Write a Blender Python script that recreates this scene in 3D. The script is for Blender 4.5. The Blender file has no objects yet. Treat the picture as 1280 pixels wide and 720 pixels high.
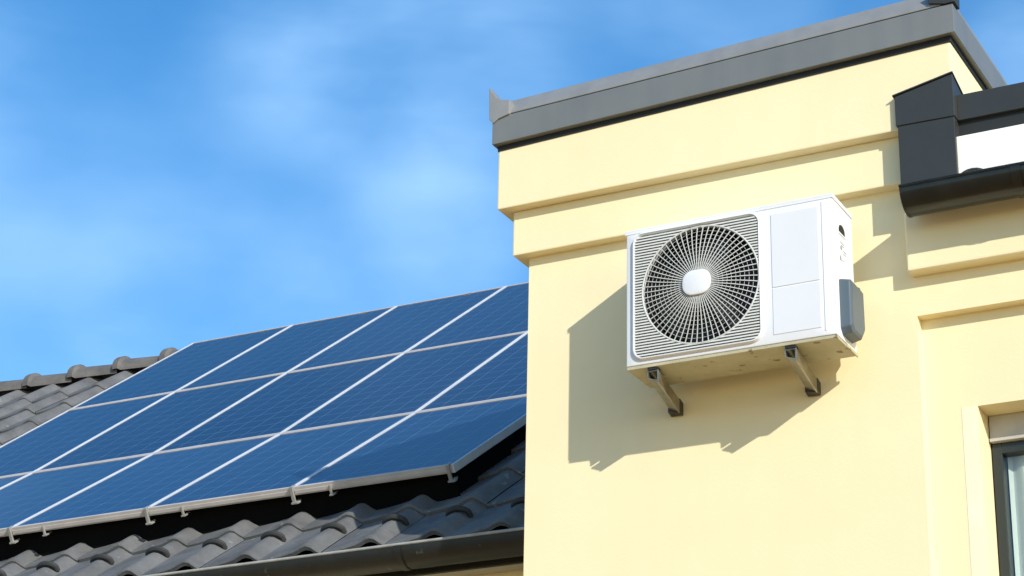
import bpy, bmesh, math, random
from mathutils import Vector, Matrix, Euler
random.seed(7)
S = bpy.context.scene
COL = S.collection
PI = math.pi

# ------------------------------------------------------------------ camera
cam = bpy.data.cameras.new('camera'); co = bpy.data.objects.new('camera', cam); COL.objects.link(co)
cam.sensor_width = 36; cam.lens = 78.516; cam.clip_start = .05; cam.clip_end = 2000
Rr = Vector((0.88728985, 0.46077879, 0.01999079)); Uu = Vector((0.16020698, -0.34856498, 0.9234913)); Ff = Vector((-0.43249329, 0.81620179, 0.38309815))
co.matrix_world = Matrix(((Rr.x, Uu.x, -Ff.x, 0), (Rr.y, Uu.y, -Ff.y, 0), (Rr.z, Uu.z, -Ff.z, 1.6), (0, 0, 0, 1)))
S.camera = co

# ------------------------------------------------------------------ sky, sun, exposure
SUN = Vector((1.313, -1.0, .778)).normalized()          # towards the sun
EL = math.asin(SUN.z)
W_ = bpy.data.worlds.new('World'); S.world = W_; W_.use_nodes = True
wn = W_.node_tree.nodes; wl = W_.node_tree.links; wn.clear()
def N(t, **k):
    n = wn.new(t)
    for a, b in k.items(): setattr(n, a, b)
    return n
wo = N('ShaderNodeOutputWorld'); bg = N('ShaderNodeBackground'); bg.inputs[1].default_value = .15
sky = N('ShaderNodeTexSky', sky_type='NISHITA', sun_disc=False)
sky.sun_elevation = EL; sky.sun_rotation = math.atan2(SUN.x, SUN.y)
sky.air_density = 1.0; sky.dust_density = .3; sky.ozone_density = 2.0; sky.altitude = 0
hsv = N('ShaderNodeHueSaturation'); hsv.inputs['Saturation'].default_value = 1.38; hsv.inputs['Value'].default_value = 1.24
wl.new(sky.outputs[0], hsv.inputs['Color'])
tc = N('ShaderNodeTexCoord')
def patch(d, size, amp):                                  # a soft cloud bank in one direction of the sky
    vd = N('ShaderNodeVectorMath', operation='DOT_PRODUCT'); vd.inputs[1].default_value = Vector(d).normalized()
    nv = N('ShaderNodeVectorMath', operation='NORMALIZE'); wl.new(tc.outputs['Generated'], nv.inputs[0]); wl.new(nv.outputs[0], vd.inputs[0])
    mr = N('ShaderNodeMapRange', interpolation_type='SMOOTHERSTEP'); mr.inputs[1].default_value = math.cos(size); mr.inputs[2].default_value = 1; mr.inputs[3].default_value = 0; mr.inputs[4].default_value = amp
    wl.new(vd.outputs['Value'], mr.inputs[0]); return mr.outputs[0]
def raydir(px, py):
    f = 2791.7
    return Rr * ((px - 640) / f) - Uu * ((py - 360) / f) + Ff
def mth(op, a, b=None):
    m = N('ShaderNodeMath', operation=op)
    for i, v in enumerate((a, b)):
        if v is None: continue
        if isinstance(v, (int, float)): m.inputs[i].default_value = v
        else: wl.new(v, m.inputs[i])
    return m.outputs[0]
acc = None
for px, py, sz, am in ((500, 40, .10, .42), (340, 90, .06, .22), (600, 140, .055, .2), (690, 30, .05, .2), (20, 180, .09, .2), (70, 330, .06, .12), (560, 260, .055, .26), (500, 360, .07, .26), (260, 400, .08, .42), (0, 440, .08, .25), (1290, 80, .04, .3), (900, 0, .06, .3), (-350, 60, .16, .4), (1600, 300, .2, .4)):
    v = patch(raydir(px, py), sz, am); acc = v if acc is None else mth('ADD', acc, v)
def fbm(scale, rot, sc, detail, dist, lo, hi):
    mp = N('ShaderNodeMapping'); mp.inputs['Scale'].default_value = sc; mp.inputs['Rotation'].default_value = rot
    wl.new(tc.outputs['Generated'], mp.inputs[0])
    nz = N('ShaderNodeTexNoise'); nz.inputs['Scale'].default_value = scale; nz.inputs['Detail'].default_value = detail; nz.inputs['Roughness'].default_value = .5; nz.inputs['Distortion'].default_value = dist
    wl.new(mp.outputs[0], nz.inputs['Vector'])
    mr = N('ShaderNodeMapRange', interpolation_type='SMOOTHSTEP'); mr.inputs[1].default_value = lo; mr.inputs[2].default_value = hi; wl.new(nz.outputs[0], mr.inputs[0]); return mr.outputs[0]
n1 = fbm(9, (.2, .75, .3), (.8, 1, 1.5), 4, .2, .15, .85)
n2 = fbm(22, (.1, .75, .3), (.4, .8, 3.2), 5, .4, .25, .8)
den = mth('ADD', mth('MULTIPLY', n1, .9), mth('MULTIPLY', n2, .13))
fac = mth('MULTIPLY', mth('ADD', den, .12), mth('ADD', acc, .13))
fac = mth('MINIMUM', fac, .8)
mx = N('ShaderNodeMix', data_type='RGBA'); mx.inputs['B'].default_value = (2.9, 5.0, 7.9, 1)
wl.new(fac, mx.inputs['Factor']); wl.new(hsv.outputs[0], mx.inputs['A']); wl.new(mx.outputs['Result'], bg.inputs[0]); wl.new(bg.outputs[0], wo.inputs[0])

sl = bpy.data.lights.new('sun', 'SUN'); sl.energy = 4.2; sl.angle = math.radians(.5); sl.color = (1, .955, .88)
so = bpy.data.objects.new('sun', sl); COL.objects.link(so); so.rotation_euler = SUN.to_track_quat('Z', 'Y').to_euler()
S.view_settings.view_transform = 'Standard'; S.view_settings.look = 'None'; S.view_settings.gamma = 1; S.view_settings.exposure = .10
S.render.engine = 'CYCLES'

# ------------------------------------------------------------------ materials
def mat(name, col, rough=.6, metal=0, spec=.5, var=0, vscale=3, bump=0, bscale=80, col2=None, stain=None, coat=0, streak=None):
    m = bpy.data.materials.new(name); m.use_nodes = True; nt = m.node_tree; n = nt.nodes; l = nt.links
    b = n['Principled BSDF']; b.inputs['Base Color'].default_value = (*col, 1); b.inputs['Roughness'].default_value = rough
    b.inputs['Metallic'].default_value = metal; b.inputs['Specular IOR Level'].default_value = spec; b.inputs['Coat Weight'].default_value = coat
    tcn = n.new('ShaderNodeNewGeometry'); P = tcn.outputs['Position']; out = None
    if var or col2:
        t = n.new('ShaderNodeTexNoise'); t.inputs['Scale'].default_value = vscale; t.inputs['Detail'].default_value = 7; t.inputs['Roughness'].default_value = .65; l.new(P, t.inputs['Vector'])
        r = n.new('ShaderNodeMapRange'); r.inputs[1].default_value = .35; r.inputs[2].default_value = .68; l.new(t.outputs[0], r.inputs[0])
        x = n.new('ShaderNodeMix'); x.data_type = 'RGBA'; x.inputs['A'].default_value = (*col, 1)
        c2 = col2 or tuple(c * (1 - var) for c in col); x.inputs['B'].default_value = (*c2, 1)
        l.new(r.outputs[0], x.inputs['Factor']); out = x.outputs['Result']
    if stain:   # (colour, scale, threshold)
        t = n.new('ShaderNodeTexNoise'); t.inputs['Scale'].default_value = stain[1]; t.inputs['Detail'].default_value = 4; l.new(P, t.inputs['Vector'])
        r = n.new('ShaderNodeMapRange'); r.inputs[1].default_value = stain[2]; r.inputs[2].default_value = stain[2] + .06; l.new(t.outputs[0], r.inputs[0])
        x = n.new('ShaderNodeMix'); x.data_type = 'RGBA'; x.inputs['B'].default_value = (*stain[0], 1)
        if out: l.new(out, x.inputs['A'])
        else: x.inputs['A'].default_value = (*col, 1)
        l.new(r.outputs[0], x.inputs['Factor']); out = x.outputs['Result']
    if streak:  # weather runs, stretched along z: (colour, strength)
        mpn = n.new('ShaderNodeMapping'); mpn.inputs['Scale'].default_value = (9, 9, .8); l.new(P, mpn.inputs[0])
        t = n.new('ShaderNodeTexNoise'); t.inputs['Scale'].default_value = 1.6; t.inputs['Detail'].default_value = 5; l.new(mpn.outputs[0], t.inputs['Vector'])
        r = n.new('ShaderNodeMapRange'); r.inputs[1].default_value = .45; r.inputs[2].default_value = .8; r.inputs[4].default_value = streak[1]; l.new(t.outputs[0], r.inputs[0])
        x = n.new('ShaderNodeMix'); x.data_type = 'RGBA'; x.inputs['B'].default_value = (*streak[0], 1)
        if out: l.new(out, x.inputs['A'])
        else: x.inputs['A'].default_value = (*col, 1)
        l.new(r.outputs[0], x.inputs['Factor']); out = x.outputs['Result']
    if out: l.new(out, b.inputs['Base Color'])
    if bump:
        t = n.new('ShaderNodeTexNoise'); t.inputs['Scale'].default_value = bscale; t.inputs['Detail'].default_value = 6; l.new(P, t.inputs['Vector'])
        bb = n.new('ShaderNodeBump'); bb.inputs['Strength'].default_value = bump; bb.inputs['Distance'].default_value = .004; l.new(t.outputs[0], bb.inputs['Height']); l.new(bb.outputs[0], b.inputs['Normal'])
    return m
M = {}
M['render'] = mat('yellow_render', (.895, .782, .49), .85, spec=.25, col2=(.865, .742, .455), vscale=1.6, bump=.12, bscale=120, streak=((.80, .68, .40), .12))
M['cream'] = mat('cream_render', (.90, .85, .64), .85, spec=.25, col2=(.83, .765, .52), vscale=3, bump=.12, bscale=120)
M['white_render'] = mat('white_render', (.93, .92, .82), .85, spec=.25, var=.05, vscale=4, bump=.25, bscale=170)
M['coping'] = mat('grey_sheet_metal', (.205, .212, .198), .42, metal=.25, col2=(.235, .24, .222), vscale=2.2, streak=((.17, .18, .175), .5), bump=.06, bscale=14)
M['coping_top'] = mat('pale_sheet_metal', (.34, .335, .31), .4, metal=.25, var=.12, vscale=5, streak=((.2, .2, .2), .4))
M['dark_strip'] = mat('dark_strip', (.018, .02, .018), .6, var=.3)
M['dark_metal'] = mat('anthracite_sheet', (.046, .048, .043), .42, metal=.15, var=.18, vscale=6, bump=.05, bscale=12)
M['gutter'] = mat('black_gutter', (.010, .012, .011), .24, metal=.1, spec=.55, var=.35, vscale=7, streak=((.03, .033, .03), .4), bump=.05, bscale=30)
M['gutter_old'] = mat('weathered_gutter', (.014, .016, .014), .5, var=.35, vscale=9, stain=((.06, .065, .055), 26, .66), bump=.1, bscale=60)
M['lip'] = mat('gutter_lip', (.38, .38, .35), .55, var=.25, vscale=18)
M['tile'] = mat('grey_concrete_tile', (.165, .165, .16), .8, spec=.3, col2=(.095, .095, .093), vscale=5.5, stain=((.22, .22, .20), 19, .66), bump=.5, bscale=90)
M['ridge'] = mat('ridge_tile', (.165, .152, .135), .8, spec=.3, col2=(.10, .095, .088), vscale=8, bump=.5, bscale=90)
M['under'] = mat('underlay_gap_shade', (.004, .004, .004), .9, spec=.1)  # near black, also colours the added shade strip below the array
M['frame'] = mat('aluminium_frame', (.72, .73, .73), .4, metal=.15, var=.12, vscale=12)
M['frame_row'] = mat('aluminium_frame_dull', (.62, .57, .52), .5, metal=.2, var=.15, vscale=10)
M['white'] = mat('white_enamel', (.80, .81, .82), .35, spec=.5, var=.03, vscale=6, streak=((.70, .70, .66), .3))
M['white_panel'] = mat('white_panel', (.755, .765, .775), .35, var=.03, vscale=6)
M['wire'] = mat('grille_wire', (.66, .66, .61), .4, var=.15, vscale=40)
M['louvre'] = mat('louvre_bars', (.74, .74, .70), .45, var=.1, vscale=60)
M['louvre_back'] = mat('louvre_back', (.25, .27, .22), .6, var=.3, vscale=20)
M['black'] = mat('fan_black', (.008, .009, .009), .5)
M['blade'] = mat('fan_blade', (.018, .02, .02), .5)
M['pan'] = mat('base_pan', (.52, .48, .33), .55, col2=(.40, .36, .22), vscale=7, stain=((.2, .14, .07), 21, .62), bump=.15, bscale=40)
M['steel'] = mat('galvanised_bracket', (.42, .38, .29), .3, metal=.75, var=.35, vscale=22, bump=.1, bscale=40)
M['rubber'] = mat('rubber', (.02, .022, .022), .6)
M['clampm'] = mat('clamp_metal', (.45, .43, .39), .5, metal=.3, var=.3, vscale=30)
M['bolt'] = mat('dark_steel', (.07, .06, .045), .5, metal=.4, var=.4, vscale=30)
M['stop'] = mat('snow_stop', (.03, .031, .03), .7)
M['valve'] = mat('slate_plastic', (.085, .115, .14), .42, var=.1)
M['print'] = mat('faint_print', (.33, .34, .35), .6)
M['shutter'] = mat('shutter_rail', (.52, .50, .45), .55, var=.12, vscale=9, streak=((.35, .34, .3), .4))
M['wframe'] = mat('window_frame', (.022, .028, .026), .4)
M['curtain'] = mat('curtain', (.86, .86, .82), .8, var=.12, vscale=5)
M['ground'] = mat('paving', (.42, .25, .09), .9, var=.25, vscale=.7, bump=.3, bscale=8)
# window glass
g = bpy.data.materials.new('window_glass'); g.use_nodes = True; nt = g.node_tree; nt.nodes.remove(nt.nodes['Principled BSDF']); ga = nt.nodes.new('ShaderNodeBsdfTransparent'); ga.inputs[0].default_value = (.88, .92, .9, 1); gb = nt.nodes.new('ShaderNodeBsdfGlossy'); gb.inputs['Roughness'].default_value = .02
gm = nt.nodes.new('ShaderNodeMixShader'); gm.inputs[0].default_value = .07; nt.links.new(ga.outputs[0], gm.inputs[1]); nt.links.new(gb.outputs[0], gm.inputs[2]); nt.links.new(gm.outputs[0], nt.nodes['Material Output'].inputs[0]); M['glass'] = g
# solar glass: dark cells with fine lighter gaps, in the panel's own coordinates
def solar():
    m = bpy.data.materials.new('solar_glass'); m.use_nodes = True; nt = m.node_tree; n = nt.nodes; l = nt.links; b = n['Principled BSDF']
    b.inputs['Roughness'].default_value = .12; b.inputs['Specular IOR Level'].default_value = .34
    t = n.new('ShaderNodeTexCoord'); sp = n.new('ShaderNodeSeparateXYZ'); l.new(t.outputs['Object'], sp.inputs[0])
    def mm(op, a, c=None):
        q = n.new('ShaderNodeMath'); q.operation = op
        for i, v in enumerate((a, c)):
            if v is None: continue
            if isinstance(v, (int, float)): q.inputs[i].default_value = v
            else: l.new(v, q.inputs[i])
        return q.outputs[0]
    def line(v, pitch, w): # 1 on the gap
        f = mm('FRACT', mm('DIVIDE', v, pitch)); d = mm('ABSOLUTE', mm('SUBTRACT', f, .5)); return mm('GREATER_THAN', d, .5 - w / pitch / 2)
    gap = mm('MAXIMUM', line(sp.outputs[0], .131, .0035), line(sp.outputs[1], .1285, .0035))
    bus = line(sp.outputs[0], .131 / 3, .0012)
    nzz = n.new('ShaderNodeTexNoise'); nzz.inputs['Scale'].default_value = 1.4; nzz.inputs['Detail'].default_value = 4; l.new(t.outputs['Object'], nzz.inputs['Vector'])
    c0 = n.new('ShaderNodeMix'); c0.data_type = 'RGBA'; c0.inputs['A'].default_value = (.008, .022, .055, 1); c0.inputs['B'].default_value = (.013, .033, .078, 1); l.new(nzz.outputs[0], c0.inputs['Factor'])
    oi = n.new('ShaderNodeObjectInfo'); rr = n.new('ShaderNodeMapRange'); rr.inputs[3].default_value = .85; rr.inputs[4].default_value = 1.2; l.new(oi.outputs['Random'], rr.inputs[0])
    vm = n.new('ShaderNodeVectorMath'); vm.operation = 'SCALE'; l.new(c0.outputs['Result'], vm.inputs[0]); l.new(rr.outputs[0], vm.inputs['Scale'])
    c1 = n.new('ShaderNodeMix'); c1.data_type = 'RGBA'; c1.inputs['B'].default_value = (.14, .2, .28, 1); l.new(vm.outputs[0], c1.inputs['A']); l.new(mm('ADD', mm('MULTIPLY', gap, .8), mm('MULTIPLY', bus, .3)), c1.inputs['Factor'])
    l.new(c1.outputs['Result'], b.inputs['Base Color'])
    n2 = n.new('ShaderNodeTexNoise'); n2.inputs['Scale'].default_value = 9; l.new(t.outputs['Object'], n2.inputs['Vector'])
    bp = n.new('ShaderNodeBump'); bp.inputs['Strength'].default_value = .12; bp.inputs['Distance'].default_value = .002; l.new(n2.outputs[0], bp.inputs['Height']); l.new(bp.outputs[0], b.inputs['Normal'])
    return m
M['solar'] = solar()

# ------------------------------------------------------------------ helpers
class MB:
    def __init__(s): s.v = []; s.f = []
    def add(s, vs, fs):
        o = len(s.v); s.v += [tuple(v) for v in vs]; s.f += [tuple(i + o for i in f) for f in fs]
    def box(s, x0, x1, y0, y1, z0, z1): s.hexa([(x0, y0, z0), (x1, y0, z0), (x1, y1, z0), (x0, y1, z0), (x0, y0, z1), (x1, y0, z1), (x1, y1, z1), (x0, y1, z1)])
    def hexa(s, p): s.add(p, [(3, 2, 1, 0), (4, 5, 6, 7), (0, 1, 5, 4), (1, 2, 6, 5), (2, 3, 7, 6), (3, 0, 4, 7)])
    def bar(s, a, b, w, h=None, up=(0, 0, 1)):           # rectangular bar from a to b
        a, b = Vector(a), Vector(b); d = (b - a).normalized(); r = d.cross(Vector(up))
        if r.length < 1e-4: r = d.cross(Vector((1, 0, 0)))
        r.normalize(); u = r.cross(d); h = h or w; r = r * w / 2; u = u * h / 2
        s.hexa([a - r - u, a + r - u, b + r - u, b - r - u, a - r + u, a + r + u, b + r + u, b - r + u])
    def tube(s, pts, r, n=8):
        pts = [Vector(p) for p in pts]; rings = []
        for i, p in enumerate(pts):
            d = (pts[min(i + 1, len(pts) - 1)] - pts[max(i - 1, 0)]).normalized(); a = d.orthogonal().normalized(); c = d.cross(a)
            if rings:
                a = (la - d * la.dot(d)).normalized(); c = d.cross(a)
            la = a; rings.append([p + (a * math.cos(2 * PI * k / n) + c * math.sin(2 * PI * k / n)) * r for k in range(n)])
        vs = [v for q in rings for v in q]; fs = []
        for i in range(len(pts) - 1):
            for k in range(n): fs.append((i * n + k, i * n + (k + 1) % n, (i + 1) * n + (k + 1) % n, (i + 1) * n + k))
        fs.append(tuple(range(n - 1, -1, -1))); fs.append(tuple(range((len(pts) - 1) * n, len(pts) * n))); s.add(vs, fs)
    def prism(s, poly, y0, y1, axis='y'):                # outline (a, b) extruded along axis
        n = len(poly)
        f = {'y': lambda a, b, t: (a, t, b), 'x': lambda a, b, t: (t, a, b), 'z': lambda a, b, t: (a, b, t)}[axis]
        s.add([f(a, b, y0) for a, b in poly] + [f(a, b, y1) for a, b in poly], [tuple(range(n)), tuple(range(2 * n - 1, n - 1, -1))] + [(i, i + n, (i + 1) % n + n, (i + 1) % n) for i in range(n)])
    def build(s, name, m, parent=None, bevel=0, smooth=False, seg=2):
        L = Vector((0, 0, 0)) if parent is None else wpos(parent)
        if parent is not None and parent.get('_local'): L = Vector((0, 0, 0))
        me = bpy.data.meshes.new(name); me.from_pydata([tuple(Vector(v) - L) for v in s.v], [], s.f)
        bm = bmesh.new(); bm.from_mesh(me); bmesh.ops.recalc_face_normals(bm, faces=bm.faces)
        if bevel:
            es = [e for e in bm.edges if len(e.link_faces) == 2 and e.calc_face_angle(0) > .5]
            bmesh.ops.bevel(bm, geom=es, offset=bevel, segments=seg, affect='EDGES', profile=.6, clamp_overlap=True)
        bm.to_mesh(me); bm.free(); me.materials.append(M[m])
        if smooth:
            for p in me.polygons: p.use_smooth = True
            try: me.set_sharp_from_angle(angle=math.radians(38))
            except Exception: pass
        o = bpy.data.objects.new(name, me); COL.objects.link(o)
        if parent is not None: o.parent = parent
        return o
def wpos(o):
    p = Vector(o.location)
    while o.parent: o = o.parent; p += Vector(o.location)
    return p
def tag(o, label=None, cat=None, group=None, kind=None):
    if label: o['label'] = label
    if cat: o['category'] = cat
    if group: o['group'] = group
    if kind: o['kind'] = kind
    return o
def thing(name, loc, label, cat, group=None, rot=None):
    o = bpy.data.objects.new(name, None); COL.objects.link(o); o.location = loc; o.empty_display_size = .1
    if rot: o.rotation_euler = rot
    return tag(o, label, cat, group)

# ------------------------------------------------------------------ ground
q = MB(); q.box(-300, 300, -300, 300, -.2, 0); tag(q.build('ground', 'ground'), 'pale paved ground below the houses', 'ground', kind='structure')

# ------------------------------------------------------------------ the yellow house with the tower
WY = 7.28
XL, XR = -3.782, -2.092                                   # tower shaft
house = thing('yellow_house', (-2.9, 8.6, 0), 'pale yellow rendered house tower with stepped cornice and grey metal coping', 'house')
q = MB()
# front wall with the window opening left free; shaft sides and back
WX0, WX1, WZ0, WZ1 = -2.016, -1.10, 2.95, 4.266
RX, RZ, WR = -2.203, 4.62, WY + .05                        # the lower right field is set back a little
q.add([(XL, WY, 0), (RX, WY, 0), (RX, WY, RZ), (2.5, WY, RZ), (2.5, WY, 5.14), (XL, WY, 5.14), (XL, WY, RZ), (RX, WY, 5.14)], [(0, 1, 2, 6), (6, 2, 7, 5), (2, 3, 4, 7)])
q.add([(RX, WY, 0), (RX, WR, 0), (RX, WR, RZ), (RX, WY, RZ), (2.5, WR, RZ), (2.5, WY, RZ)], [(0, 1, 2, 3), (3, 2, 4, 5)])
xs = [RX, WX0, WX1, 2.5]; zs = [0, WZ0, WZ1, RZ]
q.add([(x, WR, z) for z in zs for x in xs], [(j * 4 + i, j * 4 + i + 1, (j + 1) * 4 + i + 1, (j + 1) * 4 + i) for j in range(3) for i in range(3) if not (i == 1 and j == 1)])
RV = WR + .14                                              # reveal depth
q.add([(WX0, WR, WZ0), (WX0, RV, WZ0), (WX0, RV, WZ1), (WX0, WR, WZ1), (WX1, WR, WZ0), (WX1, RV, WZ0), (WX1, RV, WZ1), (WX1, WR, WZ1)], [(0, 1, 2, 3), (4, 7, 6, 5), (3, 2, 6, 7), (0, 4, 5, 1)])
q.add([(XL, WY, 0), (XL, 10.9, 0), (XL, 10.9, 5.14), (XL, WY, 5.14), (2.5, WY, 0), (2.5, 10.9, 0), (2.5, 10.9, 5.14), (2.5, WY, 5.14)], [(0, 1, 2, 3), (4, 7, 6, 5), (1, 5, 6, 2)])
wall = q.build('wall', 'render', house)
YB = 10.9
def taper(q, x0, x1, y0, y1, z0, zl, zr): q.hexa([(x0, y0, z0), (x1, y0, z0), (x1, y1, z0), (x0, y1, z0), (x0, y0, zl), (x1, y0, zr), (x1, y1, zr), (x0, y1, zl)])
q = MB(); q.box(XL - .05, XR + .05, WY - .05, YB + .05, 5.132, 5.3235); q.build('cornice_band', 'render', house, .006)
q = MB(); taper(q, XL - .098, -1.992, WY - .1, YB + .1, 5.3235, 5.66, 5.72); q.build('frieze', 'render', house, .006)
SL = .0323                                                 # fall of the coping along x
def z0(x): return 5.604 + (x + 3.895) * SL
# dark strip under the coping, on the frieze; its black includes the overhang's shade
def ring(name, x0, x1, y0, y1, prof, m, par):
    # prof: (outward, dz) swept round the rectangle with mitred corners
    q = MB(); vs = []; n = len(prof)
    for cx, cy, sx, sy in ((x0, y0, -1, -1), (x1, y0, 1, -1), (x1, y1, 1, 1), (x0, y1, -1, 1)):
        for o_, dz in prof: vs.append((cx + sx * o_, cy + sy * o_, z0(cx) + dz))
    fs = [(i * n + k, ((i + 1) % 4) * n + k, ((i + 1) % 4) * n + (k + 1) % n, i * n + (k + 1) % n) for i in range(4) for k in range(n)]
    q.add(vs, fs); return q.build(name, m, par, .0025)
X0, X1, Y0 = -3.895, -1.965, 7.15
ring('drip_shade_strip', X0 + .013, X1 - .022, Y0 + .026, YB + .104, [(-.004, -.024), (0, -.024), (0, .02), (-.004, .02)], 'dark_strip', house)
cp = ring('coping', X0, X1, Y0, YB + .13, [(-.05, 0), (0, 0), (0, .1175), (-.002, .119), (-.05, .121)], 'coping', house)
ring('seam', X0, X1, Y0, YB + .13, [(-.03, .119), (-.0045, .119), (-.0045, .1235), (-.03, .1235)], 'dark_strip', cp)
ring('cap_flashing', X0, X1, Y0, YB + .13, [(-.5, .12), (-.003, .124), (-.003, .136), (-.055, .212), (-.09, .215), (-.5, .2)], 'coping_top', cp)
q = MB(); za = z0(X0)
q.prism([(X0 - .012, za + .112), (X0 - .016, za + .262), (X0 + .004, za + .232), (X0 + .022, za + .205), (X0 + .048, za + .19), (X0 + .08, za + .184), (X0 + .08, za + .12), (X0 + .03, za + .108), (X0 + .006, za + .092)], Y0 - .008, Y0 + .06)
q.build('end_flashing', 'coping_top', house, .003)
q = MB(); zb = z0(X1)
q.prism([(X1 + .010, zb + .12), (X1 + .014, zb + .26), (X1 - .006, zb + .23), (X1 - .03, zb + .205), (X1 - .09, zb + .19), (X1 - .09, zb + .135), (X1 - .03, zb + .12)], Y0 - .008, Y0 + .06)
q.build('end_flashing', 'dark_metal', house, .003)
q = MB(); q.box(X0 + .03, X1 - .03, Y0 + .06, YB, 5.735, 5.78); q.build('flat_roof', 'dark_strip', house)

# right-hand part of the facade: its own stepped bands
q = MB(); q.box(-2.214, 2.6, WY - .06, WY + .02, 4.772, 5.06); q.build('frieze', 'render', house, .012, seg=3)
q = MB(); q.box(-2.02, 2.6, WY - .098, WY + .3, 5.0605, 5.252); p = q.build('parapet_panel', 'white_render', house, .003); p['label'] = 'whiter band between the black gutter and the right coping'
q = MB(); q.box(-2.0, 2.6, WY - .062, WY + .3, 5.2525, 5.33); q.build('drip_shade_strip', 'dark_strip', house)  # shade of the recess under the coping, put into a near-black colour
q = MB()
q.add([(x, y, z) for x in (-1.987, 2.62) for y, z in ((7.20, 5.325), (7.20, 5.428), (7.26, 5.448), (7.62, 5.44), (7.62, 5.325))], [(0, 1, 2, 3, 4), (9, 8, 7, 6, 5)] + [(i, i + 5, (i + 1) % 5 + 5, (i + 1) % 5) for i in range(5)])
q.build('coping', 'dark_metal', house, .003)
q = MB(); q.box(-1.985, 2.5, 7.62, YB, 5.13, 5.38); q.build('flat_roof', 'dark_strip', house)
# sheet metal box that closes the end of the eave
q = MB()
q.hexa([(-2.203, 7.165, 5.05), (-1.99, 7.165, 5.05), (-1.99, 7.275, 5.05), (-2.203, 7.275, 5.05), (-2.203, 7.165, 5.336), (-1.99, 7.165, 5.332), (-1.99, 7.275, 5.332), (-2.203, 7.275, 5.336)])
ub = q.build('eave_box', 'dark_metal', house, .002)
q = MB(); q.hexa([(-2.209, 7.160, 5.332), (-1.986, 7.160, 5.328), (-1.986, 7.30, 5.328), (-2.209, 7.30, 5.332), (-2.209, 7.160, 5.452), (-1.986, 7.160, 5.500), (-1.986, 7.30, 5.462), (-2.209, 7.30, 5.44)])
q.build('box_hood', 'dark_metal', ub, .002)
q = MB(); q.hexa([(-2.215, 7.154, 5.4525), (-1.983, 7.154, 5.5015), (-1.983, 7.305, 5.4635), (-2.215, 7.305, 5.4415), (-2.215, 7.154, 5.458), (-1.983, 7.154, 5.507), (-1.983, 7.305, 5.469), (-2.215, 7.305, 5.447)])
q.build('box_lid', 'dark_strip', ub)
# half-round gutter
def gutter(name, x0, x1, yc, zc, r, m, par, lipm, joints=(), th=.004):
    q = MB(); n = 20; prof = []
    for k in range(n + 1):
        a = PI + PI * k / n; prof.append((yc + r * math.cos(a), zc + r * math.sin(a)))
    for k in range(n, -1, -1):
        a = PI + PI * k / n; prof.append((yc + (r - th) * math.cos(a), zc + (r - th) * math.sin(a)))
    m_ = len(prof)
    q.add([(x, y, z) for x in (x0, x1) for y, z in prof], [(i, i + m_, (i + 1) % m_ + m_, (i + 1) % m_) for i in range(m_)])
    g = q.build(name, m, par, smooth=True)
    for xx, s in ((x0, 1), (x1, -1)):
        e = MB(); pp = [(yc + (r + .002) * math.cos(PI + PI * k / n), zc + (r + .002) * math.sin(PI + PI * k / n)) for k in range(n + 1)]
        e.prism(pp, xx - .003 * s, xx + .006 * s, 'x'); e.build('end_cap', m, g, .0015)
    e = MB(); e.tube([(x0 - .004, yc - r + .001, zc + .003), (x1, yc - r + .001, zc + .003)], .0065, 10); e.build('rolled_lip', lipm, g, smooth=True)
    for j in joints:
        e = MB(); a = [(yc + (r + .0035) * math.cos(PI + PI * k / n), zc + (r + .0035) * math.sin(PI + PI * k / n)) for k in range(n + 1)]; b_ = [(yc + (r - .002) * math.cos(PI + PI * k / n), zc + (r - .002) * math.sin(PI + PI * k / n)) for k in range(n, -1, -1)]
        a = a + b_; mm_ = len(a)
        e.add([(x, y, z) for x in (j, j + .035) for y, z in a], [(i, i + mm_, (i + 1) % mm_ + mm_, (i + 1) % mm_) for i in range(mm_)]); e.build('joint_sleeve', m, g, smooth=True)
    return g
g1 = gutter('gutter', -2.166, 2.7, 7.113, 5.022, .08, 'gutter', house, 'gutter', joints=(-1.765, .3))
q = MB(); q.tube([(-1.925 + .05 * math.cos(PI * k / 10), 7.13, 5.044 + .035 * math.sin(PI * k / 10)) for k in range(11)], .011, 8); q.build('leaf_guard', 'rubber', g1, smooth=True)

# window in the recess at the lower right
win = MB(); XF = WX0 + .004
win.box(XF, XF + .036, RV - .005, RV + .05, WZ0 + .01, 4.164); win.box(WX1 - .06, WX1 - .004, RV - .005, RV + .05, WZ0 + .01, 4.164); win.box(XF + .036, WX1 - .06, RV - .005, RV + .05, 4.125, 4.164); win.box(XF + .036, WX1 - .06, RV - .005, RV + .05, WZ0 + .01, WZ0 + .08)
win.box(-1.56, -1.51, RV - .003, RV + .05, WZ0 + .08, 4.125)
wf = win.build('window', 'wframe', house, .003)
q = MB(); q.box(XF, WX1 - .002, RV - .02, RV + .10, 4.166, 4.2645); q.box(XF, WX1 - .002, RV - .028, RV - .02, 4.166, 4.178); q.build('shutter_rail', 'shutter', wf, .002)
q = MB(); q.box(XF + .03, WX1 - .04, RV + .018, RV + .024, WZ0 + .07, 4.145); q.build('pane', 'glass', wf)
q = MB(); nx = 60
cv = [(XF + .04 + (WX1 - XF - .08) * i / nx, RV + .05 + .010 * math.sin(i * 1.3) + .005 * math.sin(i * .47)) for i in range(nx + 1)]
q.add([(x, y, z) for z in (WZ0 + .02, 4.15) for x, y in cv], [(i, i + 1, i + nx + 2, i + nx + 1) for i in range(nx)]); q.build('curtain', 'curtain', wf, smooth=True)
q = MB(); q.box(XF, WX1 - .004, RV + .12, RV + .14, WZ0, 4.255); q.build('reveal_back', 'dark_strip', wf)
q = MB(); q.box(-2.074, WX0 - .001, WR - .0012, WR + .01, 2.9, 4.266); q.build('surround', 'cream', house)
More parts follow.
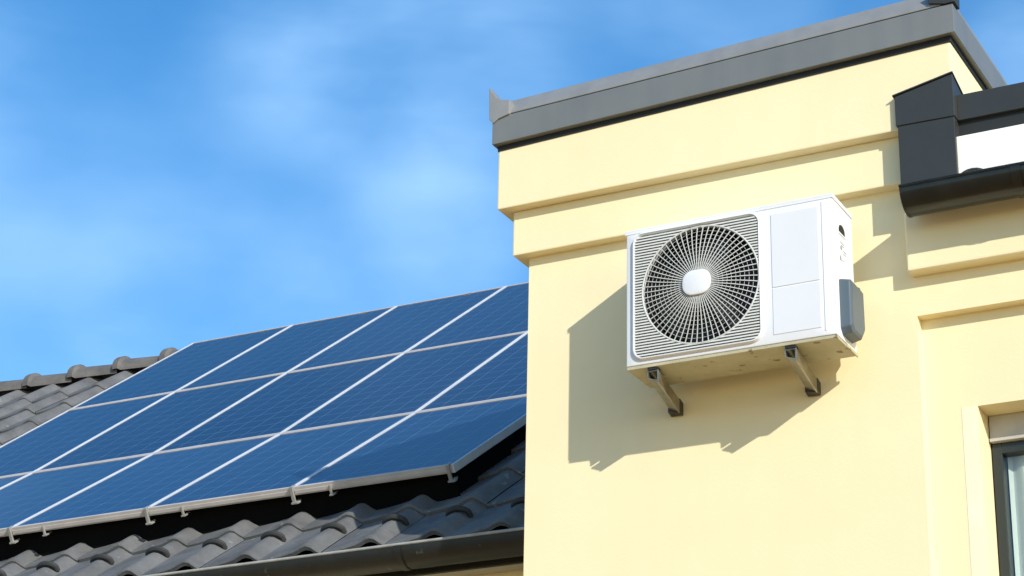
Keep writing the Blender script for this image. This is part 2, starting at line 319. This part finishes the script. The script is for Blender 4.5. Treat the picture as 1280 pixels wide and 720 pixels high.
q = MB(); q.box(-2.1, WX1 + .1, WR - .05, RV, WZ0 - .04, WZ0 - .002); q.build('sill', 'coping', wf, .004)

# ------------------------------------------------------------------ the tiled house behind
A = .6217; CA, SA = math.cos(A), math.sin(A)
EY, EZ = 7.898, 4.251                                       # eave, top of the tiles
TX0, TX1 = -15.0, XL - .004
th = thing('tiled_house', (-8.5, 9.5, 0), 'grey tiled house with a dark gutter behind the yellow tower', 'house')
PITCH, COURSE = .318, .40
NC = 11
def tz(u):                                                   # tile profile across, 0..1 -> height below the crest plane
    u = u % 1
    if u < .62: s = u / .62; return -.040 + .030 * s ** 1.6
    s = (u - .62) / .38
    return -.010 + .010 * math.sin(PI * min(1, s * 1.15) ) if s < .55 else -.040 + (.0398) * (.5 + .5 * math.cos(PI * (s - .45) / .55))
def prof(u):
    # broad pan rising gently to the right, a round roll, then a quick drop
    u = u % 1
    pan = -.044 + .024 * (u / .6) ** 1.4 if u < .6 else 0
    if u < .6: return pan
    s = (u - .6) / .4
    return -.020 + .020 * math.sin(PI / 2 * min(1, s / .5)) if s < .5 else -.044 + .044 * (.5 + .5 * math.cos(PI * (s - .5) / .5)) ** .8
PHX = -5.166 - PITCH * .8                                    # puts a crest where the photograph has one
def rp(x, v, h):                                             # point on the roof: along the slope v, height h above the crest plane
    return (x, EY + v * CA - h * SA, EZ + v * SA + h * CA)
q = MB(); SEG = 14
nt_ = int((TX1 - TX0) / PITCH) + 2
i0 = math.floor((TX0 - PHX) / PITCH)
for c in range(NC + 1):
    v0 = c * COURSE; v1 = v0 + COURSE + .03
    if c == NC: v1 = 4.86
    for t in range(nt_ + 1):
        xa = PHX + (i0 + t) * PITCH; dh = random.uniform(-.0025, .0025); dv = random.uniform(-.004, .004); tw = random.uniform(-.002, .002)
        vs = []; cols = 0
        for k in range(SEG + 1):
            u = k / SEG; x = xa + u * PITCH
            x = min(max(x, TX0), TX1); uu = (x - xa) / PITCH
            h = prof(uu if uu < 1 else .9999)
            hh = h + dh + tw * (u - .5)
            fl = .019
            vs += [rp(x, v0 + dv + .002, hh + fl - .026), rp(x, v0 + dv, hh + fl - .008), rp(x, v0 + dv + .006, hh + fl), rp(x, (v0 + v1) / 2, hh + .010), rp(x, v1, hh - .002)]
        if vs[0][0] >= TX1 - 1e-4 or vs[-1][0] <= TX0 + 1e-4: continue
        fs = [(k * 5 + j, (k + 1) * 5 + j, (k + 1) * 5 + j + 1, k * 5 + j + 1) for k in range(SEG) for j in range(4)]
        q.add(vs, fs)
roof = q.build('roof', 'tile', th, smooth=True)
q = MB(); q.hexa([rp(TX0, -.01, -.11), rp(TX1, -.01, -.11), rp(TX1, 4.88, -.085), rp(TX0, 4.88, -.085), rp(TX0, .03, -.075), rp(TX1, .03, -.075), rp(TX1, 4.88, -.058), rp(TX0, 4.88, -.058)]); q.build('underlay', 'under', roof)
RY, RZ = rp(0, 4.88, 0)[1:]
# far slope
q = MB(); q.hexa([(TX0, RY, RZ - .07), (TX1, RY, RZ - .07), (TX1, RY + 4.4, RZ - 3.2), (TX0, RY + 4.4, RZ - 3.2), (TX0, RY, RZ - .02), (TX1, RY, RZ - .02), (TX1, RY + 4.4, RZ - 3.15), (TX0, RY + 4.4, RZ - 3.15)]); q.build('far_slope', 'tile', roof)
# ridge tiles, each a flared half barrel lapping the next
q = MB(); x = TX0
while x < TX1 - .3:
    L_ = .43; ring_ = []
    jy = random.uniform(-.006, .006); jz = random.uniform(-.006, .006)
    for xx, r, dz in ((x, .118, .022), (x + .05, .122, .022), (x + .07, .108, .010), (x + L_, .098, -.006)):
        ring_.append([(xx, RY + jy + r * math.cos(PI * k / 12 * 1.1 - .15), RZ - .055 + jz + dz + r * .9 * math.sin(PI * k / 12 * 1.1 - .15)) for k in range(13)])
    vs = [v for r_ in ring_ for v in r_]; q.add(vs, [(i * 13 + k, i * 13 + k + 1, (i + 1) * 13 + k + 1, (i + 1) * 13 + k) for i in range(3) for k in range(12)] + [tuple(range(12, -1, -1))])
    x += .40
q.build('ridge_tiles', 'ridge', roof, smooth=True)
# small arched snow stops on the first course
n_ = 0
for t in range(nt_ + 1):
    xc = PHX + (i0 + t) * PITCH + PITCH * .80
    if xc < -9.5 or xc > TX1 - .1: continue
    q = MB(); pts = []
    for k in range(13):
        a = PI * k / 12; pts.append(Vector(rp(xc + .052 * math.cos(a), .25 - .012 * math.sin(a), -.014 + .034 * math.sin(a) + (-.012 if k in (0, 12) else 0))))
    q.tube(pts, .0135, 8); q.build('snow_stop', 'stop', roof, smooth=True)
    n_ += 1
gutter('gutter', TX0, TX1 - .004, 7.85, 4.172, .083, 'gutter_old', th, 'lip', joints=(-4.65, -6.9, -9.4))
# walls, soffit
WB = 8.04
q = MB()
q.box(TX0 + .1, TX1 - .01, WB, WB + .25, 0, 4.13)
q.add([(TX0 + .1, WB + .25, 0), (TX0 + .1, 16, 0), (TX0 + .1, 16, 4.3), (TX0 + .1, 12.2, 7.2), (TX0 + .1, WB + .25, 4.3)], [(0, 1, 2, 3, 4)])
q.box(TX0 + .1, TX1 - .01, 15.9, 16.1, 0, 4.3)
q.build('wall', 'render', th)
q = MB(); q.box(TX0 + .02, TX1 - .006, 7.935, WB + .01, 4.085, 4.15); q.build('soffit', 'shutter', th, .002)
q = MB(); q.box(TX0 + .02, TX1 - .006, 7.915, 7.9345, 4.08, 4.17); q.build('fascia', 'dark_strip', th)

# ------------------------------------------------------------------ solar panels
PW = .82
F1 = Vector((-4.6646, 9.3189, 5.3810)); A0 = .5811
rows = [(F1 - Vector((0, math.cos(A0), math.sin(A0))) * 1.306, A0, 1.306), (F1, A, 1.525), (F1 + Vector((0, CA, SA)) * 1.525, A, 1.546)]
ordn = ['leftmost', 'second from the left', 'middle', 'second from the right', 'rightmost']; rown = ['bottom', 'middle', 'top']
GP = 'solar panels in the array on the tiled roof'
for ri, (org, tilt, hgt) in enumerate(rows):
    for ci in range(5):
        w = PW + (.03 if ci == 4 else 0)
        x0_ = org.x - (5 - ci) * PW
        lab = f'{ordn[ci]} dark blue solar panel in the {rown[ri]} row of the roof array'
        t = thing('solar_panel', (x0_, org.y, org.z), lab, 'solar panel', GP, (tilt, 0, 0)); t['_local'] = 1
        a, b_ = .002, w - .002; c, d = .004, hgt - .004; fw, fh, D = .0105, .019, .040
        for u0 in (a, b_ - fw): q = MB(); q.box(u0, u0 + fw, c, d, -D, 0); q.build('side_frame', 'frame', t, .0015)
        for v0_ in (c, d - fh):
            q = MB(); q.box(a + fw, b_ - fw, v0_, v0_ + fh, -D, -.0005)
            if ri == 0 and v0_ == c: q.box(a + fw, b_ - fw, c - .003, c, -D + .006, -.016)
            q.build('end_frame', 'frame_row', t, .0015)
        q = MB(); q.box(a + fw, b_ - fw, c + fh, d - fh, -.012, -.004); q.build('glass', 'solar', t)
        q = MB(); q.box(a + fw, b_ - fw, c + fh, d - fh, -.030, -.0125); q.build('back_sheet', 'under', t)
# clamps and roof hooks along the lower edge of the array
org = rows[0][0]
names = ['second', 'third', 'fourth']
def clamp(x, big, lab):
    t = thing('panel_clamp', (x, org.y, org.z), lab, 'clamp', 'clamps along the lower edge of the solar array', (A0, 0, 0)); t['_local'] = 1
    s = .8 if big else .5
    q = MB(); q.box(-.010 * s, .010 * s, -.010, .001, -.068 * (1 if big else .8), .004 if big else -.012); q.box(-.010 * s, .010 * s, .001, .03, .0012, .004) if big else None
    q.build('clip', 'clampm', t, .0015)
    q = MB(); q.box(-.014 * s, .030 * s, -.018, .012, -.077 * (1 if big else .8), -.068 * (1 if big else .8)); q.box(-.010 * s, .010 * s, .012, .05, -.077 * (1 if big else .8), -.068 * (1 if big else .8)); q.build('foot', 'clampm', t, .0015)
clabs = {2: 'panel clamp between second and middle bottom panels', 3: 'panel clamp between the middle panel and its right neighbour, bottom row', 4: 'panel clamp between the two bottom panels nearest the tower', 5: 'panel clamp at the lower right corner of the array'}
for ci in range(2, 6):
    x = org.x - (5 - ci) * PW + (.002 if ci == 5 else 0)
    clamp(x, True, clabs[ci])
for ci, w_ in ((2, 'in the middle'), (3, 'second from right'), (4, 'nearest the tower')):
    clamp(org.x - (5 - ci) * PW + .205, False, f'small thin clip under the edge of the bottom row solar panel {w_}')

# added black strip standing in for the shade between the array and the tiles
gt = thing('gap_shade', (org.x - 2, org.y, org.z), 'added black strip standing in for the shade under the lower edge of the solar array', 'shade strip', rot=(A0, 0, 0)); gt['_local'] = 1
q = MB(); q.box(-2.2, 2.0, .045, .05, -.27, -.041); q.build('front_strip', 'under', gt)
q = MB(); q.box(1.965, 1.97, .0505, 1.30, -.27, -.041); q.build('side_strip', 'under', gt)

# ------------------------------------------------------------------ air conditioner
ax0, ax1, ay0, ay1, az0, az1 = -3.222, -2.407, 6.989, 7.197, 4.482, 5.019
ac = thing('air_conditioner', (-2.815, 7.1, 4.47), 'white outdoor air conditioner unit with round fan grille on the yellow wall', 'air conditioner')
fx, fz, FR = -2.921, 4.757, .2285
q = MB(); n = 128
ang = [2 * PI * k / n for k in range(n)]
def rect_pt(a, x0, x1, z0_, z1_):
    dx, dz = math.cos(a), math.sin(a); ts = []
    if dx > 1e-9: ts.append((x1 - fx) / dx)
    if dx < -1e-9: ts.append((x0 - fx) / dx)
    if dz > 1e-9: ts.append((z1_ - fz) / dz)
    if dz < -1e-9: ts.append((z0_ - fz) / dz)
    t = min(ts); return (fx + dx * t, fz + dz * t)
corner = {}
for cx, cz in ((ax0, az0), (ax1, az0), (ax1, az1), (ax0, az1)):
    a = math.atan2(cz - fz, cx - fx) % (2 * PI); k = round(a / (2 * PI) * n) % n; corner[k] = (0 if cx == ax0 else 1, 0 if cz == az0 else 1)
def loop(ins):
    o = []
    for k, a in enumerate(ang):
        if k in corner: i, j = corner[k]; o.append(((ax0 + ins, ax1 - ins)[i], (az0 + ins, az1 - ins)[j]))
        else: o.append(rect_pt(a, ax0 + ins, ax1 - ins, az0 + ins, az1 - ins))
    return o
L = [[(x, ay1, z) for x, z in loop(0)], [(x, ay0 + .007, z) for x, z in loop(0)], [(x, ay0 + .002, z) for x, z in loop(.002)], [(x, ay0, z) for x, z in loop(.007)],
     [(fx + FR * math.cos(a), ay0, fz + FR * math.sin(a)) for a in ang], [(fx + (FR - .004) * math.cos(a), ay0 + .05, fz + (FR - .004) * math.sin(a)) for a in ang]]
vs = [v for l_ in L for v in l_]
fs = [(i * n + k, i * n + (k + 1) % n, (i + 1) * n + (k + 1) % n, (i + 1) * n + k) for i in range(len(L) - 1) for k in range(n)] + [tuple(range(n))]
q.add(vs, fs); casing = q.build('casing', 'white', ac, smooth=True)
q = MB(); q.box(ax0 - .003, ax1 + .003, ay0 - .002, ay1 + .003, 5.0195, 5.026); q.box(ax0 - .003, ax1 + .003, ay0 - .002, ay0 + .0015, 5.009, 5.0195); q.box(ax1 + .0005, ax1 + .003, ay0 + .0015, ay1 + .003, 5.009, 5.0195); q.build('lid', 'white', ac, .0008)
q = MB(); q.box(ax0 + .002, ax1 - .002, ay0 + .004, ay1 + .002, 4.470, 4.4815); q.box(ax1 - .002, ax1 + .004, ay0 + .10, ay1 + .006, 4.466, 4.4775); pan = q.build('base_pan', 'pan', ac, .001)
# fan cavity
q = MB(); q.add([(fx + (FR - .006) * math.cos(a), ay0 + .002, fz + (FR - .006) * math.sin(a)) for a in ang] + [(fx + (FR - .006) * math.cos(a), ay0 + .12, fz + (FR - .006) * math.sin(a)) for a in ang], [(k, (k + 1) % n, n + (k + 1) % n, n + k) for k in range(n)] + [tuple(range(n, 2 * n))]); q.build('fan_shroud', 'black', ac, smooth=True)
q = MB()
for b0 in range(3):
    th0 = b0 * 2 * PI / 3 + .5; vs = []; nr, na = 6, 8
    for i in range(nr + 1):
        r = .04 + (.205 - .04) * i / nr
        for j in range(na + 1):
            a = th0 + (.25 + 1.1 * j / na) + .35 * (i / nr) ** 1.5 * (1 - j / na * .6); vs.append((fx + r * math.cos(a), ay0 + .055 + .045 * (j / na), fz + r * math.sin(a)))
    q.add(vs, [(i * (na + 1) + j, i * (na + 1) + j + 1, (i + 1) * (na + 1) + j + 1, (i + 1) * (na + 1) + j) for i in range(nr) for j in range(na)])
q.prism([(fx + .045 * math.cos(a), fz + .045 * math.sin(a)) for a in ang[::4]], ay0 + .045, ay0 + .11)
q.build('fan', 'blade', ac, smooth=True)
# louvred surround: back plate, fine horizontal bars, rounded frame
gx0, gx1, gz0, gz1 = -3.192, -2.682, 4.499, 5.006
def rsq(x0, x1, z0_, z1_, r, m=8):
    o = []
    for cx, cz, a0 in ((x1 - r, z1_ - r, 0), (x0 + r, z1_ - r, PI / 2), (x0 + r, z0_ + r, PI), (x1 - r, z0_ + r, 1.5 * PI)):
        for k in range(m + 1): a = a0 + PI / 2 * k / m; o.append((cx + r * math.cos(a), cz + r * math.sin(a)))
    return o
def rsq_ray(a, x0, x1, z0_, z1_, r):                       # rounded square hit by a ray from the fan centre
    dx, dz = math.cos(a), math.sin(a); lo, hi = 0, .6
    def inside(x, z):
        if not (x0 <= x <= x1 and z0_ <= z <= z1_): return False
        ex = max(x0 + r - x, x - (x1 - r), 0); ez = max(z0_ + r - z, z - (z1_ - r), 0); return ex * ex + ez * ez <= r * r
    for _ in range(30):
        m_ = (lo + hi) / 2
        if inside(fx + dx * m_, fz + dz * m_): lo = m_
        else: hi = m_
    return (fx + dx * lo, fz + dz * lo)
q = MB(); OUT = [rsq_ray(a, gx0 + .006, gx1 - .006, gz0 + .006, gz1 - .006, .038) for a in ang]
q.add([(x, ay0 - .0015, z) for x, z in OUT] + [(fx + (FR + .0005) * math.cos(a), ay0 - .0015, fz + (FR + .0005) * math.sin(a)) for a in ang] + [(fx + (FR + .0005) * math.cos(a), ay0 + .003, fz + (FR + .0005) * math.sin(a)) for a in ang], [(k, (k + 1) % n, n + (k + 1) % n, n + k) for k in range(n)] + [(n + k, n + (k + 1) % n, 2 * n + (k + 1) % n, 2 * n + k) for k in range(n)])
gr = q.build('grille', 'louvre_back', ac)
q = MB(); z = gz0 + .016
while z < gz1 - .012:
    # extent inside the rounded frame
    def half(zz):
        r = .038; ez = max(gz0 + .006 + r - zz, zz - (gz1 - .006 - r), 0); return r - math.sqrt(max(0, r * r - ez * ez))
    i_ = half(z); xa, xb = gx0 + .008 + i_, gx1 - .008 - i_; dz = abs(z - fz)
    hw = .0034
    if dz < FR: c = math.sqrt(FR * FR - dz * dz) + .001; segs = [(xa, fx - c), (fx + c, xb)]
    else: segs = [(xa, xb)]
    for s0, s1 in segs:
        if s1 - s0 > .004: q.hexa([(s0, ay0 - .010, z - hw), (s1, ay0 - .010, z - hw), (s1, ay0 - .0017, z - hw + .003), (s0, ay0 - .0017, z - hw + .003), (s0, ay0 - .010, z + hw * .6), (s1, ay0 - .010, z + hw * .6), (s1, ay0 - .0017, z + hw), (s0, ay0 - .0017, z + hw)])
    z += .0112
q.build('louvres', 'louvre', gr)
q = MB(); OO = rsq(gx0 - .004, gx1 + .004, gz0 - .004, gz1 + .004, .048); OI = rsq(gx0 + .002, gx1 - .002, gz0 + .002, gz1 - .002, .042); II = rsq(gx0 + .010, gx1 - .010, gz0 + .010, gz1 - .010, .034); m_ = len(OO)
rr_ = [[(x, ay0 - .0002, z) for x, z in OO], [(x, ay0 - .012, z) for x, z in OI], [(x, ay0 - .013, z) for x, z in rsq(gx0 + .006, gx1 - .006, gz0 + .006, gz1 - .006, .038)], [(x, ay0 - .0018, z) for x, z in II]]
q.add([v for r in rr_ for v in r], [(i * m_ + k, i * m_ + (k + 1) % m_, (i + 1) * m_ + (k + 1) % m_, (i + 1) * m_ + k) for i in range(3) for k in range(m_)]); q.build('grille_frame', 'white', gr, smooth=True)
# round wire guard, domed
def dome(r): return ay0 - .008 - .018 * (1 - (r / FR) ** 2)
q = MB()
for k in range(62):
    a = 2 * PI * k / 62 + .02; prev = None
    for i in range(7):
        r = .040 + (FR + .002 - .040) * i / 6; aa = a - .04 * (i / 6) ** 2; p = Vector((fx + r * math.cos(aa), dome(r), fz + r * math.sin(aa)))
        if prev is not None: q.bar(prev, p, .0031, .0026, (0, 1, 0))
        prev = p
q.build('spokes', 'wire', gr)
q = MB(); r = .062
while r < FR - .006:
    q.tube([(fx + r * math.cos(a), dome(r) + .0022, fz + r * math.sin(a)) for a in ang[::2]] + [(fx + r, dome(r) + .0022, fz)], .0007, 5); r += .0165
q.build('rings', 'wire', gr)
q = MB(); q.tube([(fx + (FR + .002) * math.cos(a), ay0 - .008, fz + (FR + .002) * math.sin(a)) for a in ang] + [(fx + FR + .002, ay0 - .008, fz)], .0036, 8); q.build('guard_rim', 'wire', gr, smooth=True)
q = MB(); hx = fx - .005; lay = [(.050, 0, .020), (.056, -.006, .024), (.054, -.010, .023), (.046, -.0125, .02)]
vs = []; mm = 4 * 9
for r, dy, rad in lay: vs += [(x, ay0 - .024 + dy, z) for x, z in rsq(hx - r, hx + r, fz - r * .88, fz + r * .88, r * .74)]
q.add(vs, [(i * mm + k, i * mm + (k + 1) % mm, (i + 1) * mm + (k + 1) % mm, (i + 1) * mm + k) for i in range(3) for k in range(mm)] + [tuple(range(3 * mm, 4 * mm)), tuple(range(mm))]); q.build('hub_badge', 'white', gr, smooth=True)
# raised panels on the right of the front
q = MB(); q.box(-2.643, -2.462, ay0 - .0025, ay0 + .001, 4.697, 4.985); q.build('front_panel', 'white_panel', ac, .0025)
q = MB(); q.box(-2.643, -2.462, ay0 - .002, ay0 + .001, 4.515, 4.6925); q.build('front_panel', 'white_panel', ac, .0025)
q = MB(); q.box(-2.449, -2.443, ay0 - .002, ay0 + .001, 4.50, 5.0); q.build('ridge_strip', 'white', ac, .0015)
# side: handle recess, print, valve cover
q = MB(); hp = [(7.082 + .030 * math.cos(a), 4.915 + .020 * math.sin(a)) for a in [PI * k / 10 for k in range(11)]]
q.prism(hp + [(7.050, 4.902), (7.114, 4.902)], ax1 - .001, ax1 + .0015, 'x'); q.build('handle_recess', 'black', ac)
q = MB(); q.box(ax1 + .0008, ax1 + .0025, 7.045, 7.118, 4.893, 4.9); q.build('handle_lip', 'white', ac, .0008)
q = MB()
for y_, z_, w_, h_ in ((7.06, 4.862, .045, .004), (7.07, 4.852, .03, .004), (7.06, 4.835, .02, .014), (7.09, 4.836, .035, .004), (7.09, 4.826, .03, .003), (7.05, 4.79, .018, .018), (7.075, 4.795, .02, .003)):
    q = MB(); q.box(ax1 + .0002, ax1 + .0008, y_, y_ + w_, z_, z_ + h_); q.build('side_print', 'print', ac)
q = MB()
pv = [(7.030, 4.520), (7.030, 4.705), (7.050, 4.715), (7.185, 4.712), (7.190, 4.545), (7.150, 4.500), (7.050, 4.497)]
nV = len(pv); vs = [(ax1 - .001, y, z) for y, z in pv] + [(ax1 + .036, 7.11 + (y - 7.11) * .93, 4.61 + (z - 4.61) * .93) for y, z in pv] + [(ax1 + .043, 7.11 + (y - 7.11) * .8, 4.61 + (z - 4.61) * .82) for y, z in pv]
q.add(vs, [tuple(range(nV)), tuple(range(3 * nV - 1, 2 * nV - 1, -1))] + [(j * nV + i, (j + 1) * nV + i, (j + 1) * nV + (i + 1) % nV, j * nV + (i + 1) % nV) for j in range(2) for i in range(nV)]); q.build('valve_cover', 'valve', ac, .003)
q = MB(); q.tube([(ax1 + .022, 7.15, 4.700), (ax1 + .024, 7.168, 4.713), (ax1 + .020, 7.19, 4.712), (ax1 + .008, 7.22, 4.69), (ax1 - .01, 7.282, 4.66)], .008, 8); q.build('cable', 'rubber', ac, smooth=True)

# ------------------------------------------------------------------ wall brackets under the unit
def bracket(x0_, x1_, lab):
    t = thing('wall_bracket', (x1_, WY, 4.40), lab, 'bracket', 'metal brackets under the air conditioner')
    def yy(s): return 7.004 + (WY - .004 - 7.004) * s
    q = MB(); hw = .023
    def pt(s, dx, dz): return (x0_ + (x1_ - x0_) * s + dx, yy(s), 4.4615 - .046 * s + dz)
    # open channel: top flange, web, small lip
    for dx0, dx1, dz0, dz1 in ((-hw, hw, -.006, -.001), (hw - .006, hw, -.050, -.006), (-hw, -hw + .005, -.024, -.006)):
        q.hexa([pt(0, dx0, dz0), pt(0, dx1, dz0), pt(.88, dx1, dz0), pt(.88, dx0, dz0), pt(0, dx0, dz1), pt(0, dx1, dz1), pt(.88, dx1, dz1), pt(.88, dx0, dz1)])
    q.hexa([pt(0, -hw + .005, -.034), pt(0, hw - .006, -.046), pt(.88, hw - .006, -.046), pt(.88, -hw + .005, -.034), pt(0, -hw + .005, -.029), pt(0, hw - .006, -.041), pt(.88, hw - .006, -.041), pt(.88, -hw + .005, -.029)])
    q.build('arm', 'steel', t, .001)
    q = MB(); q.hexa([pt(.86, -hw - .002, -.044), pt(.86, hw + .002, -.05), pt(1, hw + .002, -.044), pt(1, -hw - .002, -.044), pt(.86, -hw - .002, .004), pt(.86, hw + .002, .004), pt(1, hw + .002, .004), pt(1, -hw - .002, .004)]); q.build('wall_plate', 'bolt', t, .002)
    q = MB(); q.box(x0_ - .018, x0_ + .020, 6.998, 7.03, 4.4605, 4.4695); q.build('rubber_foot', 'rubber', t, .001)
bracket(-3.122, -3.143, 'left metal bracket carrying the end below the fan grille')
bracket(-2.588, -2.600, 'right metal bracket below the blank front panels')

for o in bpy.data.objects:
    if '_local' in o.keys(): del o['_local']
